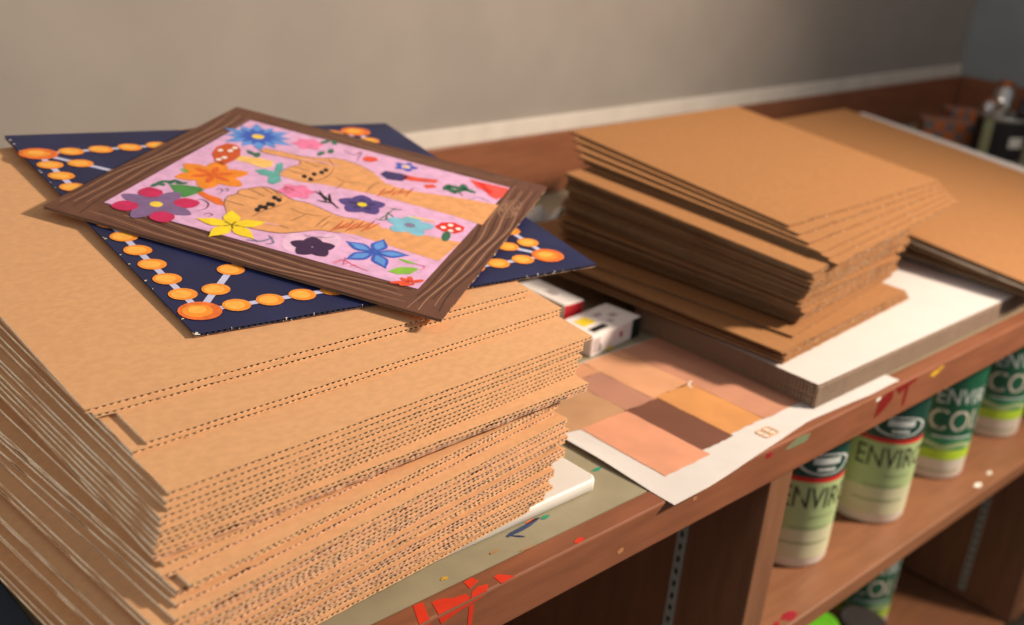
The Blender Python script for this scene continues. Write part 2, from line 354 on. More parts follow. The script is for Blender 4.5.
ART = [
 ('poly', 'pink', 1, [(0.0546, 0.5096), (0.4809, 0.5187), (0.4742, 0.0501), (0.0607, 0.0534)]),
 ('poly', 'skin', 2, [(0.1511, 0.3839), (0.1743, 0.39), (0.189, 0.3842), (0.2018, 0.388), (0.2157, 0.3802), (0.233, 0.3681), (0.2347, 0.3501), (0.2268, 0.331), (0.2176, 0.3087), (0.2209, 0.2872), (0.2134, 0.2584), (0.206, 0.23), (0.2124, 0.2013), (0.2119, 0.1689), (0.2058, 0.1659), (0.2178, 0.1147), (0.2274, 0.0515), (0.1515, 0.0584), (0.1562, 0.1183), (0.1621, 0.1845), (0.1555, 0.2139), (0.1506, 0.1745), (0.1538, 0.2064), (0.1458, 0.2334), (0.1277, 0.2509), (0.1052, 0.2745), (0.097, 0.3094), (0.0997, 0.3371), (0.1176, 0.3604)]),
 ('poly', 'skin', 2, [(0.3644, 0.4396), (0.373, 0.437), (0.3801, 0.4048), (0.3821, 0.3752), (0.3942, 0.3506), (0.4117, 0.3231), (0.4073, 0.2858), (0.3903, 0.2536), (0.364, 0.2237), (0.3592, 0.1988), (0.3617, 0.1743), (0.3834, 0.1014), (0.3936, 0.0456), (0.3049, 0.0443), (0.3106, 0.0962), (0.3112, 0.1748), (0.3106, 0.2243), (0.3038, 0.2615), (0.2974, 0.304), (0.2858, 0.3282), (0.2865, 0.3526), (0.2926, 0.3703), (0.3239, 0.3714), (0.3481, 0.3636), (0.3635, 0.3712), (0.3611, 0.3952), (0.3574, 0.4287)]),
 ('line', 'ink', 3, 0.0013, [(0.1176, 0.3604), (0.1511, 0.3839), (0.1743, 0.39), (0.189, 0.3842), (0.2018, 0.388), (0.2157, 0.3802), (0.233, 0.3681), (0.2347, 0.3501), (0.2268, 0.331), (0.2176, 0.3087), (0.2209, 0.2872), (0.2134, 0.2584), (0.206, 0.23), (0.2124, 0.2013)]),
 ('line', 'ink', 3, 0.0013, [(0.1176, 0.3604), (0.0997, 0.3371), (0.097, 0.3094), (0.1052, 0.2745), (0.1277, 0.2509), (0.1458, 0.2334), (0.1538, 0.2064)]),
 ('line', 'ink', 3, 0.0013, [(0.2865, 0.3526), (0.2926, 0.3703), (0.3239, 0.3714), (0.3481, 0.3636), (0.3635, 0.3712), (0.3611, 0.3952), (0.3574, 0.4287), (0.3644, 0.4396), (0.373, 0.437), (0.3801, 0.4048), (0.3821, 0.3752), (0.3942, 0.3506), (0.4117, 0.3231), (0.4073, 0.2858), (0.3903, 0.2536)]),
 ('line', 'ink', 3, 0.0013, [(0.1582, 0.3878), (0.1575, 0.3554)]),
 ('line', 'ink', 3, 0.0013, [(0.1877, 0.3859), (0.1881, 0.3513)]),
 ('line', 'ink', 3, 0.0013, [(0.2148, 0.3796), (0.2035, 0.3479)]),
 ('line', 'ink', 3, 0.0013, [(0.2311, 0.3671), (0.2186, 0.3418)]),
 ('line', 'ink', 3, 0.0013, [(0.2328, 0.3491), (0.2145, 0.3248)]),
 ('line', 'ink', 3, 0.0013, [(0.3158, 0.3723), (0.3146, 0.3423)]),
 ('line', 'ink', 3, 0.0013, [(0.3332, 0.3672), (0.3336, 0.3368)]),
 ('line', 'ink', 3, 0.0013, [(0.3664, 0.3676), (0.3551, 0.3322)]),
 ('line', 'ink', 3, 0.0013, [(0.3811, 0.357), (0.3726, 0.3254)]),
 ('line', 'ink', 3, 0.0013, [(0.3997, 0.338), (0.3757, 0.3158)]),
 ('line', 'ink', 3, 0.0014, [(0.1307, 0.3296), (0.1544, 0.3266), (0.1764, 0.32), (0.2051, 0.3117)]),
 ('line', 'ink', 3, 0.0014, [(0.2909, 0.3307), (0.3045, 0.3131), (0.3334, 0.3072), (0.3701, 0.3133)]),
 ('line', 'ink', 3, 0.0012, [(0.1894, 0.2992), (0.183, 0.2779), (0.1911, 0.2502)]),
 ('line', 'ink', 3, 0.0012, [(0.1823, 0.2722), (0.1497, 0.2794)]),
 ('line', 'ink', 3, 0.0012, [(0.3369, 0.2991), (0.329, 0.276), (0.3409, 0.257)]),
 ('line', 'ink', 3, 0.0012, [(0.3255, 0.2769), (0.2915, 0.2759)]),
 ('line', 'ink', 3, 0.0012, [(0.1526, 0.2432), (0.1816, 0.2435), (0.2013, 0.2414)]),
 ('line', 'ink', 3, 0.0012, [(0.1547, 0.2354), (0.182, 0.2348)]),
 ('line', 'ink', 3, 0.0012, [(0.3098, 0.234), (0.3429, 0.2361), (0.3602, 0.2322)]),
 ('line', 'pinkpale', 3, 0.004, [(0.1167, 0.3199), (0.1226, 0.3054), (0.1275, 0.2859)]),
 ('line', 'ink', 3, 0.001, [(0.1275, 0.2859), (0.1256, 0.2695)]),
 ('line', 'pinkpale', 3, 0.004, [(0.3657, 0.3723), (0.3795, 0.3437), (0.3798, 0.3087)]),
 ('blob', 'black', 4, (0.1561, 0.3343), 0.0075, 0.0038, 0.5),
 ('blob', 'black', 4, (0.1696, 0.3292), 0.0075, 0.0038, 0.5),
 ('blob', 'black', 4, (0.1849, 0.3253), 0.0075, 0.0038, 0.5),
 ('blob', 'black', 4, (0.205, 0.3255), 0.0075, 0.0038, 0.5),
 ('blob', 'black', 4, (0.1675, 0.3353), 0.0075, 0.0038, 0.5),
 ('blob', 'black', 4, (0.1833, 0.3308), 0.0075, 0.0038, 0.5),
 ('blob', 'black', 4, (0.2086, 0.3343), 0.0075, 0.0038, 0.5),
 ('blob', 'black', 4, (0.3085, 0.3354), 0.0075, 0.0038, 0.5),
 ('blob', 'black', 4, (0.3042, 0.3226), 0.0075, 0.0038, 0.5),
 ('blob', 'black', 4, (0.3263, 0.3274), 0.0075, 0.0038, 0.5),
 ('blob', 'black', 4, (0.3401, 0.3211), 0.0075, 0.0038, 0.5),
 ('blob', 'black', 4, (0.353, 0.3198), 0.0075, 0.0038, 0.5),
 ('line', 'red2', 4, 0.0026, [(0.1498, 0.2199), (0.1715, 0.2184), (0.1946, 0.2191)]),
 ('line', 'red2', 4, 0.0026, [(0.1592, 0.2163), (0.1759, 0.2124), (0.1919, 0.2098)]),
 ('line', 'red2', 4, 0.0026, [(0.1687, 0.2127), (0.1802, 0.2064), (0.2035, 0.2069)]),
 ('line', 'red2', 4, 0.0026, [(0.1626, 0.202), (0.1846, 0.2003), (0.2007, 0.1976)]),
 ('line', 'red2', 4, 0.0026, [(0.1721, 0.1983), (0.1889, 0.1943), (0.2124, 0.1946)]),
 ('line', 'red2', 4, 0.0026, [(0.1817, 0.1946), (0.1933, 0.1882), (0.2096, 0.1853)]),
 ('line', 'red2', 4, 0.0026, [(0.1754, 0.184), (0.1977, 0.1821), (0.2214, 0.1822)]),
 ('line', 'red2', 4, 0.0026, [(0.1851, 0.1802), (0.2021, 0.1759), (0.2185, 0.173)]),
 ('line', 'red2', 4, 0.0026, [(0.3077, 0.2131), (0.327, 0.2141), (0.3439, 0.2149)]),
 ('line', 'red2', 4, 0.0026, [(0.3163, 0.2092), (0.3314, 0.2083), (0.3371, 0.2046)]),
 ('line', 'red2', 4, 0.0026, [(0.325, 0.2052), (0.3358, 0.2025), (0.3528, 0.2033)]),
 ('line', 'red2', 4, 0.0026, [(0.3206, 0.1959), (0.3402, 0.1968), (0.346, 0.193)]),
 ('line', 'red2', 4, 0.0026, [(0.3294, 0.1919), (0.3446, 0.191), (0.3617, 0.1916)]),
 ('line', 'red2', 4, 0.0026, [(0.3382, 0.1879), (0.349, 0.1851), (0.3549, 0.1813)]),
 ('line', 'red2', 4, 0.0026, [(0.3337, 0.1786), (0.3535, 0.1793), (0.3708, 0.1799)]),
 ('flower', 'blue_spiky', 3, (0.4136, 0.4699), 0.062, {}),
 ('flower', 'orange', 3, (0.2283, 0.4467), 0.055, {}),
 ('poly', 'leaf', 2, [(0.2167, 0.4954), (0.229, 0.4907), (0.2239, 0.4755), (0.2117, 0.4803)]),
 ('flower', 'magenta', 3, (0.0893, 0.4536), 0.058, {}),
 ('flower', 'yellow', 5, (0.0898, 0.3382), 0.05, {}),
 ('flower', 'pansy_dark', 3, (0.0924, 0.2187), 0.031, {}),
 ('flower', 'blue_star', 3, (0.1248, 0.1423), 0.048, {}),
 ('flower', 'pansy', 3, (0.2636, 0.22), 0.036, {}),
 ('flower', 'small_blue', 3, (0.4486, 0.2225), 0.02, {}),
 ('flower', 'pale_blue', 3, (0.2376, 0.134), 0.036, {}),
 ('flower', 'rose', 3, (0.2488, 0.3195), 0.028, {}),
 ('flower', 'rose', 3, (0.4376, 0.3909), 0.026, {}),
 ('flower', 'rose', 3, (0.2493, 0.3309), 0.012, {}),
 ('poly', 'redor', 3, [(0.3033, 0.491), (0.3316, 0.4987), (0.355, 0.494), (0.3599, 0.4802), (0.3468, 0.4648), (0.3202, 0.4513), (0.2967, 0.4502), (0.2701, 0.4536), (0.2735, 0.4679)]),
 ('blob', 'white', 4, (0.3224, 0.4868), 0.0052, 0.0042, 0),
 ('blob', 'white', 4, (0.3299, 0.4738), 0.0052, 0.0042, 0),
 ('blob', 'white', 4, (0.2998, 0.467), 0.0052, 0.0042, 0),
 ('blob', 'white', 4, (0.287, 0.4697), 0.0052, 0.0042, 0),
 ('blob', 'white', 4, (0.3454, 0.4743), 0.0052, 0.0042, 0),
 ('poly', 'cream', 3, [(0.318, 0.454), (0.3242, 0.4464), (0.3326, 0.4208), (0.3341, 0.4), (0.313, 0.3926), (0.2988, 0.4029), (0.3037, 0.4302), (0.301, 0.4486)]),
 ('poly', 'teal', 3, [(0.284, 0.4068), (0.2974, 0.3973), (0.2965, 0.3801), (0.3281, 0.3924), (0.3386, 0.3868), (0.3152, 0.3749), (0.2932, 0.3696), (0.2705, 0.3551), (0.2512, 0.3586), (0.2518, 0.3685), (0.2747, 0.3785), (0.2732, 0.3913)]),
 ('poly', 'green', 3, [(0.1598, 0.4771), (0.1703, 0.46), (0.1773, 0.4407), (0.1718, 0.4272), (0.1516, 0.4301), (0.1315, 0.4365), (0.137, 0.4527)]),
 ('poly', 'orange2', 3, [(0.1677, 0.4327), (0.1611, 0.4125), (0.1593, 0.3931), (0.1412, 0.3773), (0.1382, 0.3879), (0.1455, 0.4081), (0.1553, 0.4286)]),
 ('blob', 'darkgreen', 3, (0.1458, 0.4918), 0.0085, 0.004, 0.0),
 ('blob', 'darkgreen', 3, (0.1547, 0.4871), 0.0085, 0.004, 1.1),
 ('blob', 'darkgreen', 3, (0.1658, 0.4865), 0.0085, 0.004, 2.2),
 ('blob', 'darkgreen', 3, (0.1689, 0.479), 0.0085, 0.004, 3.3000000000000003),
 ('blob', 'darkgreen', 3, (0.1762, 0.4731), 0.0085, 0.004, 4.4),
 ('blob', 'darkgreen', 3, (0.1742, 0.4652), 0.0085, 0.004, 5.5),
 ('line', 'darkgreen', 3, 0.001, [(0.1393, 0.49), (0.1591, 0.4814), (0.1763, 0.466)]),
 ('line', 'maroon', 3, 0.0016, [(0.1286, 0.4173), (0.1407, 0.4144), (0.1345, 0.3994), (0.1171, 0.3934), (0.1033, 0.3992)]),
 ('line', 'maroon', 3, 0.0014, [(0.0975, 0.3846), (0.1057, 0.3831), (0.1044, 0.3752), (0.0953, 0.378)]),
 ('line', 'violet', 3, 0.0012, [(0.1817, 0.4142), (0.1907, 0.4128), (0.1836, 0.405), (0.1747, 0.4065)]),
 ('line', 'violet', 3, 0.0012, [(0.1882, 0.4058), (0.1967, 0.4049), (0.1904, 0.3995), (0.1837, 0.4014)]),
 ('line', 'greyblue', 3, 0.003, [(0.0614, 0.3009), (0.0695, 0.2818), (0.0902, 0.2754)]),
 ('line', 'greyblue', 3, 0.003, [(0.0725, 0.3005), (0.0639, 0.2852)]),
 ('line', 'greyblue', 3, 0.003, [(0.0909, 0.2822), (0.0744, 0.2672), (0.065, 0.273)]),
 ('blob', 'white2', 2, (0.0919, 0.2454), 0.03, 0.016, 0.3),
 ('blob', 'white2', 2, (0.1233, 0.2055), 0.025, 0.014, 0.3),
 ('line', 'darkgreen', 3, 0.0012, [(0.118, 0.244), (0.1208, 0.2323), (0.1317, 0.2137), (0.1409, 0.2071)]),
 ('line', 'rose2', 3, 0.0018, [(0.0637, 0.178), (0.0801, 0.1689), (0.0733, 0.1493), (0.0687, 0.1268)]),
 ('line', 'rose2', 3, 0.0014, [(0.0901, 0.1692), (0.0689, 0.163)]),
 ('blob', 'darkgreen', 3, (0.3438, 0.4454), 0.011, 0.005, 1.0),
 ('blob', 'darkgreen', 3, (0.3424, 0.4335), 0.011, 0.005, 0.3),
 ('blob', 'darkgreen', 3, (0.413, 0.3569), 0.011, 0.005, 0),
 ('blob', 'darkgreen', 3, (0.433, 0.3483), 0.011, 0.005, 0.3),
 ('blob', 'darkgreen', 3, (0.4731, 0.3604), 0.011, 0.005, 0.5),
 ('blob', 'darkgreen', 3, (0.4655, 0.3737), 0.011, 0.005, -0.3),
 ('line', 'maroon', 3, 0.0016, [(0.4493, 0.3324), (0.4422, 0.3112), (0.462, 0.307), (0.4217, 0.2971)]),
 ('line', 'green', 3, 0.001, [(0.3927, 0.4112), (0.3902, 0.3945), (0.3904, 0.3844)]),
 ('poly', 'redor2', 3, [(0.4358, 0.2943), (0.4514, 0.2918), (0.4548, 0.2771), (0.4458, 0.2695), (0.4312, 0.2752), (0.4284, 0.2869)]),
 ('line', 'black', 3, 0.004, [(0.2663, 0.2993), (0.2536, 0.2735), (0.2302, 0.2432)]),
 ('line', 'black', 3, 0.004, [(0.2713, 0.2927), (0.2435, 0.2687)]),
 ('line', 'black', 3, 0.004, [(0.2698, 0.2761), (0.2405, 0.26)]),
 ('line', 'black', 3, 0.004, [(0.2383, 0.281), (0.2405, 0.26)]),
 ('line', 'darkgreen', 3, 0.0022, [(0.2272, 0.1834), (0.234, 0.1705), (0.2559, 0.1761), (0.2822, 0.1731)]),
 ('line', 'darkgreen', 3, 0.0022, [(0.249, 0.1766), (0.2287, 0.1778)]),
 ('line', 'darkgreen', 3, 0.0022, [(0.2766, 0.1806), (0.2815, 0.1631)]),
 ('line', 'darkgreen', 3, 0.0022, [(0.2605, 0.1789), (0.2513, 0.1646)]),
 ('line', 'cream', 3, 0.006, [(0.2664, 0.1475), (0.2698, 0.1248), (0.2726, 0.1067)]),
 ('poly', 'red', 3, [(0.2558, 0.1016), (0.276, 0.0984), (0.2871, 0.0832), (0.2805, 0.0638), (0.2646, 0.0613), (0.2508, 0.0683), (0.2471, 0.0858)]),
 ('blob', 'white', 4, (0.2601, 0.0904), 0.0048, 0.004, 0),
 ('blob', 'white', 4, (0.274, 0.0835), 0.0048, 0.004, 0),
 ('blob', 'white', 4, (0.2686, 0.0698), 0.0048, 0.004, 0),
 ('blob', 'white', 4, (0.2558, 0.0771), 0.0048, 0.004, 0),
 ('blob', 'darkgreen', 3, (0.234, 0.0765), 0.018, 0.006, 0.2),
 ('poly', 'indigo', 3, [(0.3939, 0.2448), (0.4112, 0.243), (0.4164, 0.2162), (0.4112, 0.2027), (0.3877, 0.2049), (0.3794, 0.2274)]),
 ('poly', 'redor2', 3, [(0.4155, 0.2132), (0.4176, 0.1905), (0.4299, 0.1586), (0.4147, 0.1583), (0.4001, 0.189), (0.3954, 0.2069)]),
 ('blob', 'darkgreen', 3, (0.4097, 0.1369), 0.014, 0.006, 0.0),
 ('blob', 'darkgreen', 3, (0.4022, 0.1271), 0.014, 0.006, 0.9),
 ('blob', 'darkgreen', 3, (0.4184, 0.1256), 0.014, 0.006, 1.8),
 ('blob', 'darkgreen', 3, (0.4108, 0.1158), 0.014, 0.006, 2.7),
 ('blob', 'darkgreen', 3, (0.4272, 0.1142), 0.014, 0.006, 3.6),
 ('blob', 'darkgreen', 3, (0.4195, 0.1044), 0.014, 0.006, 4.5),
 ('line', 'maroon', 3, 0.0016, [(0.4101, 0.1207), (0.3903, 0.1038)]),
 ('poly', 'redor2', 3, [(0.3939, 0.1713), (0.4068, 0.1606), (0.3995, 0.1502), (0.3841, 0.1625)]),
 ('poly', 'coral', 3, [(0.4664, 0.1179), (0.4661, 0.0979), (0.4677, 0.0776), (0.4695, 0.0512), (0.4311, 0.0499), (0.4129, 0.0545), (0.418, 0.0672), (0.434, 0.0815), (0.4402, 0.0973)]),
 ('poly', 'red', 4, [(0.4634, 0.1075), (0.463, 0.0917), (0.4464, 0.0813), (0.4404, 0.0691), (0.4276, 0.0702), (0.4401, 0.0855)]),
 ('line', 'greyblue', 3, 0.0014, [(0.3813, 0.0907), (0.4021, 0.0824), (0.3967, 0.0606)]),
 ('line', 'rose2', 3, 0.0018, [(0.063, 0.1738), (0.0804, 0.1686)]),
 ('line', 'rose2', 3, 0.0018, [(0.0646, 0.1636), (0.0789, 0.1582)]),
 ('line', 'rose2', 3, 0.0018, [(0.0663, 0.1535), (0.0774, 0.148)]),
 ('poly', 'lime', 3, [(0.083, 0.1056), (0.1033, 0.0973), (0.1134, 0.0794), (0.1135, 0.0729), (0.0943, 0.0764), (0.0824, 0.0911)]),
 ('poly', 'lime', 3, [(0.126, 0.1085), (0.129, 0.1008), (0.126, 0.0798), (0.1205, 0.0909)]),
 ('line', 'rose2', 3, 0.0014, [(0.1236, 0.0833), (0.1242, 0.0682), (0.1096, 0.0693)]),
 ('line', 'redor2', 3, 0.008, [(0.0544, 0.0906), (0.0712, 0.0697)]),
 ('line', 'redor2', 3, 0.008, [(0.0749, 0.0839), (0.0712, 0.0697)]),
 ('line', 'redor2', 3, 0.008, [(0.085, 0.075), (0.0719, 0.0687)]),
 ('line', 'redor2', 3, 0.008, [(0.0855, 0.0559), (0.0716, 0.0677)]),
 ('line', 'redor2', 3, 0.008, [(0.0555, 0.0783), (0.069, 0.0625)]),
]

def draw_flower(mb, kind, h, c, r):
    x, y = c; pet = lambda a,r0,r1,w,col,dz=0,pt=False: art_poly(mb, petal(x,y,a,r0,r1,w,pt), h+dz, PM[col])
    e = .00006
    if kind == 'blue_spiky':
        for i in range(12): pet(i*PI/6, r*.1, r*(1 if i%2 else .86), r*.17, 'skyblue', e*(i%3), True)
        for i in range(12): pet(i*PI/6+.26, r*.1, r*.62, r*.09, 'midblue', e*3+e*(i%2), True)
        art_poly(mb, ell(x,y,r*.16,r*.16), h+e*6, PM['gold'])
    elif kind == 'orange':
        for i in range(6): pet(i*PI/3+.3, r*.08, r, r*.3, 'orange', e*(i%3))
        for i in range(6): pet(i*PI/3+.3, r*.05, r*.6, r*.1, 'orangedark', e*4)
        art_poly(mb, ell(x,y,r*.14,r*.14), h+e*6, PM['orangedark'])
    elif kind == 'magenta':
        for i in range(8): pet(i*PI/4+.75, r*.1, r*.94, r*.25, 'greypurple', e*(i%3))
        for i in range(4): pet(i*PI/2+.75, r*.42, r*1.02, r*.29, 'magenta', e*4)
        art_poly(mb, ell(x,y,r*.15,r*.15), h+e*6, PM['gold'])
    elif kind == 'yellow':
        for i in range(5): pet(i*2*PI/5+.5, r*.03, r, r*.24, 'yellow', e*(i%3), True)
        for i in range(5): art_line(mb, [(x,y),(x+r*.26*math.cos(i*1.25),y+r*.26*math.sin(i*1.25))], .0018, h+e*5, PM['black'])
    elif kind in ('pansy','pansy_dark'):
        col = 'pansy' if kind == 'pansy' else 'pansydark'
        for i in range(5): pet(i*2*PI/5+.4, r*.05, r, r*.42, col, e*(i%3))
        if kind == 'pansy':
            for i in range(5): pet(i*2*PI/5+.4, r*.1, r*.6, r*.14, 'indigo', e*4)
            art_poly(mb, ell(x,y,r*.2,r*.2), h+e*6, PM['yellow'])
    elif kind == 'blue_star':
        for i in range(5): pet(i*2*PI/5+.1, r*.06, r, r*.25, 'midblue', e*(i%3), True)
        for i in range(5): pet(i*2*PI/5+.1, r*.2, r*.84, r*.15, 'skyblue', e*4, True)
        art_poly(mb, ell(x,y,r*.08,r*.08), h+e*6, PM['midblue'])
    elif kind == 'small_blue':
        for i in range(5): pet(i*2*PI/5, r*.1, r, r*.33, 'midblue', e*(i%3))
        art_poly(mb, ell(x,y,r*.4,r*.4), h+e*4, PM['white2']); art_poly(mb, ell(x,y,r*.2,r*.2), h+e*5, PM['gold'])
    elif kind == 'pale_blue':
        for i in range(5): pet(i*2*PI/5+.2, r*.1, r, r*.36, 'paleblue', e*(i%3))
        art_poly(mb, ell(x,y,r*.22,r*.22), h+e*4, PM['greyblue'])
    elif kind == 'rose':
        for i in range(6): pet(i*PI/3, r*.05, r, r*.36, 'rose', e*(i%3))
        for i in range(4): art_line(mb, [(x+r*.5*math.cos(i*1.6),y+r*.5*math.sin(i*1.6)),(x+r*.62*math.cos(i*1.6+.6),y+r*.62*math.sin(i*1.6+.6)),(x+r*.4*math.cos(i*1.6+1.2),y+r*.4*math.sin(i*1.6+1.2))], .002, h+e*4, PM['rose2'])

# --- framed painting: flat on its own tilted plane, front corner nearest
PW, PH, PT = .522, .568, .0042
PO = Vector((.8273,.9475,.2622)); PU = Vector((.4465,.2675,.039)).normalized(); PV = Vector((-.2942,.4827,.0552))
PV = (PV-PU*PV.dot(PU)).normalized(); PN = PU.cross(PV); PO = PO-PN*(PT-.0016)
FRB = paint('frame_brown', (104,66,50), .55, var=.10, scale=30); FRL = paint('frame_grain_pale', (156,116,92), .55); FRD = paint('frame_grain_dark', (74,44,34), .55)
KBROWN = mat('painted_edge_card', (96,70,54), .8, var=.15, scale=200)
mb = MB(); corrugated(mb, PW, PH, PT, .0074, random.Random(77), .35, (FRB, KRAFT, KBROWN, KBROWN, KBROWN))
inner = [(.0546,.5120),(.4760,.5170),(.4742,.0510),(.0590,.0534)]
def grain(mb, x0, x1, y0, y1, along, seed, knots=0):
    """wavy painted wood grain inside one frame bar"""
    r = random.Random(seed); L = (x1-x0) if along == 'x' else (y1-y0); wd = (y1-y0) if along == 'x' else (x1-x0)
    n = 7
    ph = [r.uniform(0,6) for _ in range(3)]
    def wave(s, k): return .006*math.sin(s*13+ph[0]+k*.22)+.0022*math.sin(s*37+ph[1]+k*.6)
    for k in range(n):
        base = wd*(k+.6)/(n+.3); s0 = r.uniform(0,.10)*L; s1 = L*(1-r.uniform(0,.10)); pts = []
        for q in range(15):
            s = s0+(s1-s0)*q/14; off = min(max(base+wave(s,k), .0012), wd-.0012)
            pts.append((x0+s, y0+off) if along == 'x' else (x0+off, y0+s))
        art_line(mb, pts, .0024 if k % 3 else .0034, PT+.00012+.00003*k, FRL if k % 2 else FRD)
    for _ in range(knots):                      # knots
        s = r.uniform(.2,.8)*L; o = wd*.5; rr = wd*.34
        cx, cy = (x0+s, y0+o) if along == 'x' else (x0+o, y0+s)
        for g in (1,.62,.28):
            e = ell(cx, cy, rr*g*(1.8 if along == 'x' else .8), rr*g*(.8 if along == 'x' else 1.8), n=18)
            art_line(mb, e+[e[0]], .0022, PT+.0004, FRL, False)
grain(mb, .005, PW-.005, .002, .051, 'x', 1, 2); grain(mb, .005, PW-.005, .517, PH-.002, 'x', 2)
grain(mb, .002, .056, .053, .515, 'y', 3); grain(mb, .476, PW-.002, .05, .517, 'y', 4)
for a in ART:
    if a[0] == 'poly':
        pts = inner if a[1] == 'pink' else a[3]
        art_poly(mb, ccw([tuple(p) for p in pts]), PT+.0005+.0002*a[2], PM[a[1]])
    elif a[0] == 'line': art_line(mb, a[4], a[3], PT+.0005+.0002*a[2]+.00005, PM[a[1]])
    elif a[0] == 'blob': art_poly(mb, ell(a[3][0],a[3][1],a[4],a[5],a[6]), PT+.0005+.0002*a[2], PM[a[1]])
    elif a[0] == 'flower': draw_flower(mb, a[1], PT+.0005+.0002*a[2], a[3], a[4])
o = mb.build('painted_panel')
o.matrix_world = Matrix(((PU.x,PV.x,PN.x,PO.x),(PU.y,PV.y,PN.y,PO.y),(PU.z,PV.z,PN.z,PO.z),(0,0,0,1)))
tag(o, 'painting of two hands among flowers on pink with a brown wood-grain border', 'painting', 'painted cardboard panels')

# --- navy panel with orange beads: four corners on the tilted pile top
NC = dict(fl=Vector((.5522,1.055,.2690)), fr=Vector((1.1566,.9887,.2616)), br=Vector((1.233,1.603,.3265)), bl=Vector((.586,1.701,.3464)))
NT = .0042; NW, NH = .612, .652
def navymap(x, y, h):
    u, v = x/NW, y/NH
    p = NC['fl']*(1-u)*(1-v)+NC['fr']*u*(1-v)+NC['br']*u*v+NC['bl']*(1-u)*v
    n = (NC['fr']-NC['fl']).cross(NC['bl']-NC['fl']).normalized()
    return p+n*(h-NT)
NAVY = paint('navy_ground', (30,36,76), .5, var=.16, scale=14); NAVY2 = paint('navy_light', (48,58,120), .5, var=.2, scale=20)
NAVY3 = paint('navy_middle', (38,46,98), .5, var=.2, scale=16)
NEDGE = mat('navy_painted_edge', (34,34,52), .8, var=.3, scale=300)
mb = MB(); corrugated(mb, NW, NH, NT, .0074, random.Random(78), .4, (NAVY, KRAFT, NEDGE, NEDGE, NEDGE))
q = lambda u,v: (u*NW, v*NH)
B1 = paint('bead_orange', (242,146,48), .5, var=.12, scale=90); B2 = paint('bead_yellow', (250,178,74), .5, var=.1, scale=90)
B3 = paint('bead_red_orange', (230,112,44), .5, var=.15, scale=90); LK = paint('pale_lilac', (196,196,226), .5)
cor = [(.046,.074),(.034,.874),(.872,.935),(.908,.074)]
def bead(u, v, big=False, rot=0.):
    x, y = q(u,v); r = .0165 if not big else .0245
    art_poly(mb, ell(x,y,r*1.05,r*.92,rot), NT+.0010, B1 if not big else B3)
    art_poly(mb, ell(x-r*.12,y+r*.02,r*.74,r*.62,rot), NT+.0012, B2 if not big else B1)
    if big: art_poly(mb, ell(x-r*.1,y+r*.1,r*.45,r*.36,rot), NT+.0014, B2)
def strand(a, b, n, s0, s1):
    art_line(mb, [q(*a), q(*[(a[k]+b[k])/2 for k in (0,1)]), q(*b)], .0085, NT+.0006, LK, False)
    for i in range(n):
        k = s0+(s1-s0)*i/(n-1); bead(a[0]+(b[0]-a[0])*k, a[1]+(b[1]-a[1])*k)
for i in range(4): strand(cor[i], cor[(i+1)%4], 11, .087, .913)
for c,(dx,dy) in zip(cor, ((1,1),(1,-1),(-1,-1),(-1,1))):
    strand(c, (c[0]+.30*dx*.72, c[1]+.30*dy*.75), 3, .31, .92)
for c in cor: bead(*c, big=True)
art_poly(mb, ell(NW*.48, NH*.5, NW*.40, NH*.40, 0, 40), NT+.0003, NAVY3)
for r in (.22,.30,.37):                         # pale arcs of the middle ring
    art_line(mb, [(NW*.48+NW*r*math.cos(a), NH*.5+NH*r*math.sin(a)) for a in [2*PI*i/40 for i in range(41)]], .012, NT+.0004+.00005*r, NAVY2, False)
r_ = random.Random(5)
for i in range(26):                             # bare chipped card at the edges
    s = r_.random(); e = r_.randrange(2); x, y = ((s*NW, .0004) if e else (.0004, s*NH)); w = r_.uniform(.001,.004)
    mb.add([(x,y,NT+.0002),(x+w,y+.0006,NT+.0006),(x+w*.4,y+w*.5,NT+.0003),(x+w*.3,y-.001,NT-.002)], [(0,1,2),(0,3,1),(1,3,2),(0,2,3)], TORN)
for w in (.004,.006): mb.add([(-.001,-.001,NT),(w,-.0012,NT-.001),(w*.6,w*.5,NT+.0006),(-.0012,w,NT-.001)], [(0,1,2),(0,2,3)], TORN)
mb.v = [tuple(navymap(*v)-NC['fl']) for v in mb.v]
o = mb.build('painted_panel'); o.location = NC['fl']
tag(o, 'navy blue painted cardboard panel with strings of orange beads, under the pink painting', 'painting', 'painted cardboard panels')

# ================================================================== SWATCH PAPER
mb = MB()
paperm = mat('white_art_paper', (208,201,196), .7, var=.02, scale=30)
def paperz(x, y):
    z = .0012
    if y < .80: z += .0009*math.sin((x-1.09)*22)**2*(.80-y)/.05
    if x < 1.15: z += .006*((1.15-x)/.06)**2*max(0,min(1,(y-.78)/.1))
    return z
xs = [1.093+.66*i/44 for i in range(45)]; ys = [0+i/30 for i in range(31)]
def front(x): return .744+.030*min(1,max(0,(x-1.17)/.30)) - .008*max(0,min(1,(x-1.5)/.15))
vs = []; fs = []
for x in xs:
    for k in ys: y = front(x)+k*(1.136-front(x)); vs.append((x+.006*k*0, y, paperz(x,y)))
nk = len(ys)
for i in range(44):
    for j in range(30): fs.append((i*nk+j,(i+1)*nk+j,(i+1)*nk+j+1,i*nk+j+1))
mb.add(vs, fs, paperm); n0 = len(vs)
mb.add([(x,y,z-.0006) for x,y,z in vs], [f[::-1] for f in fs], paperm)
sw = dict(salmon=(214,148,116), dark_brown=(116,72,54), ochre=(206,142,84), rose_brown=(192,134,106), mauve_brown=(178,126,104), apricot=(212,154,114), tan=(186,142,104), copper=(206,146,108), base=(196,134,98))
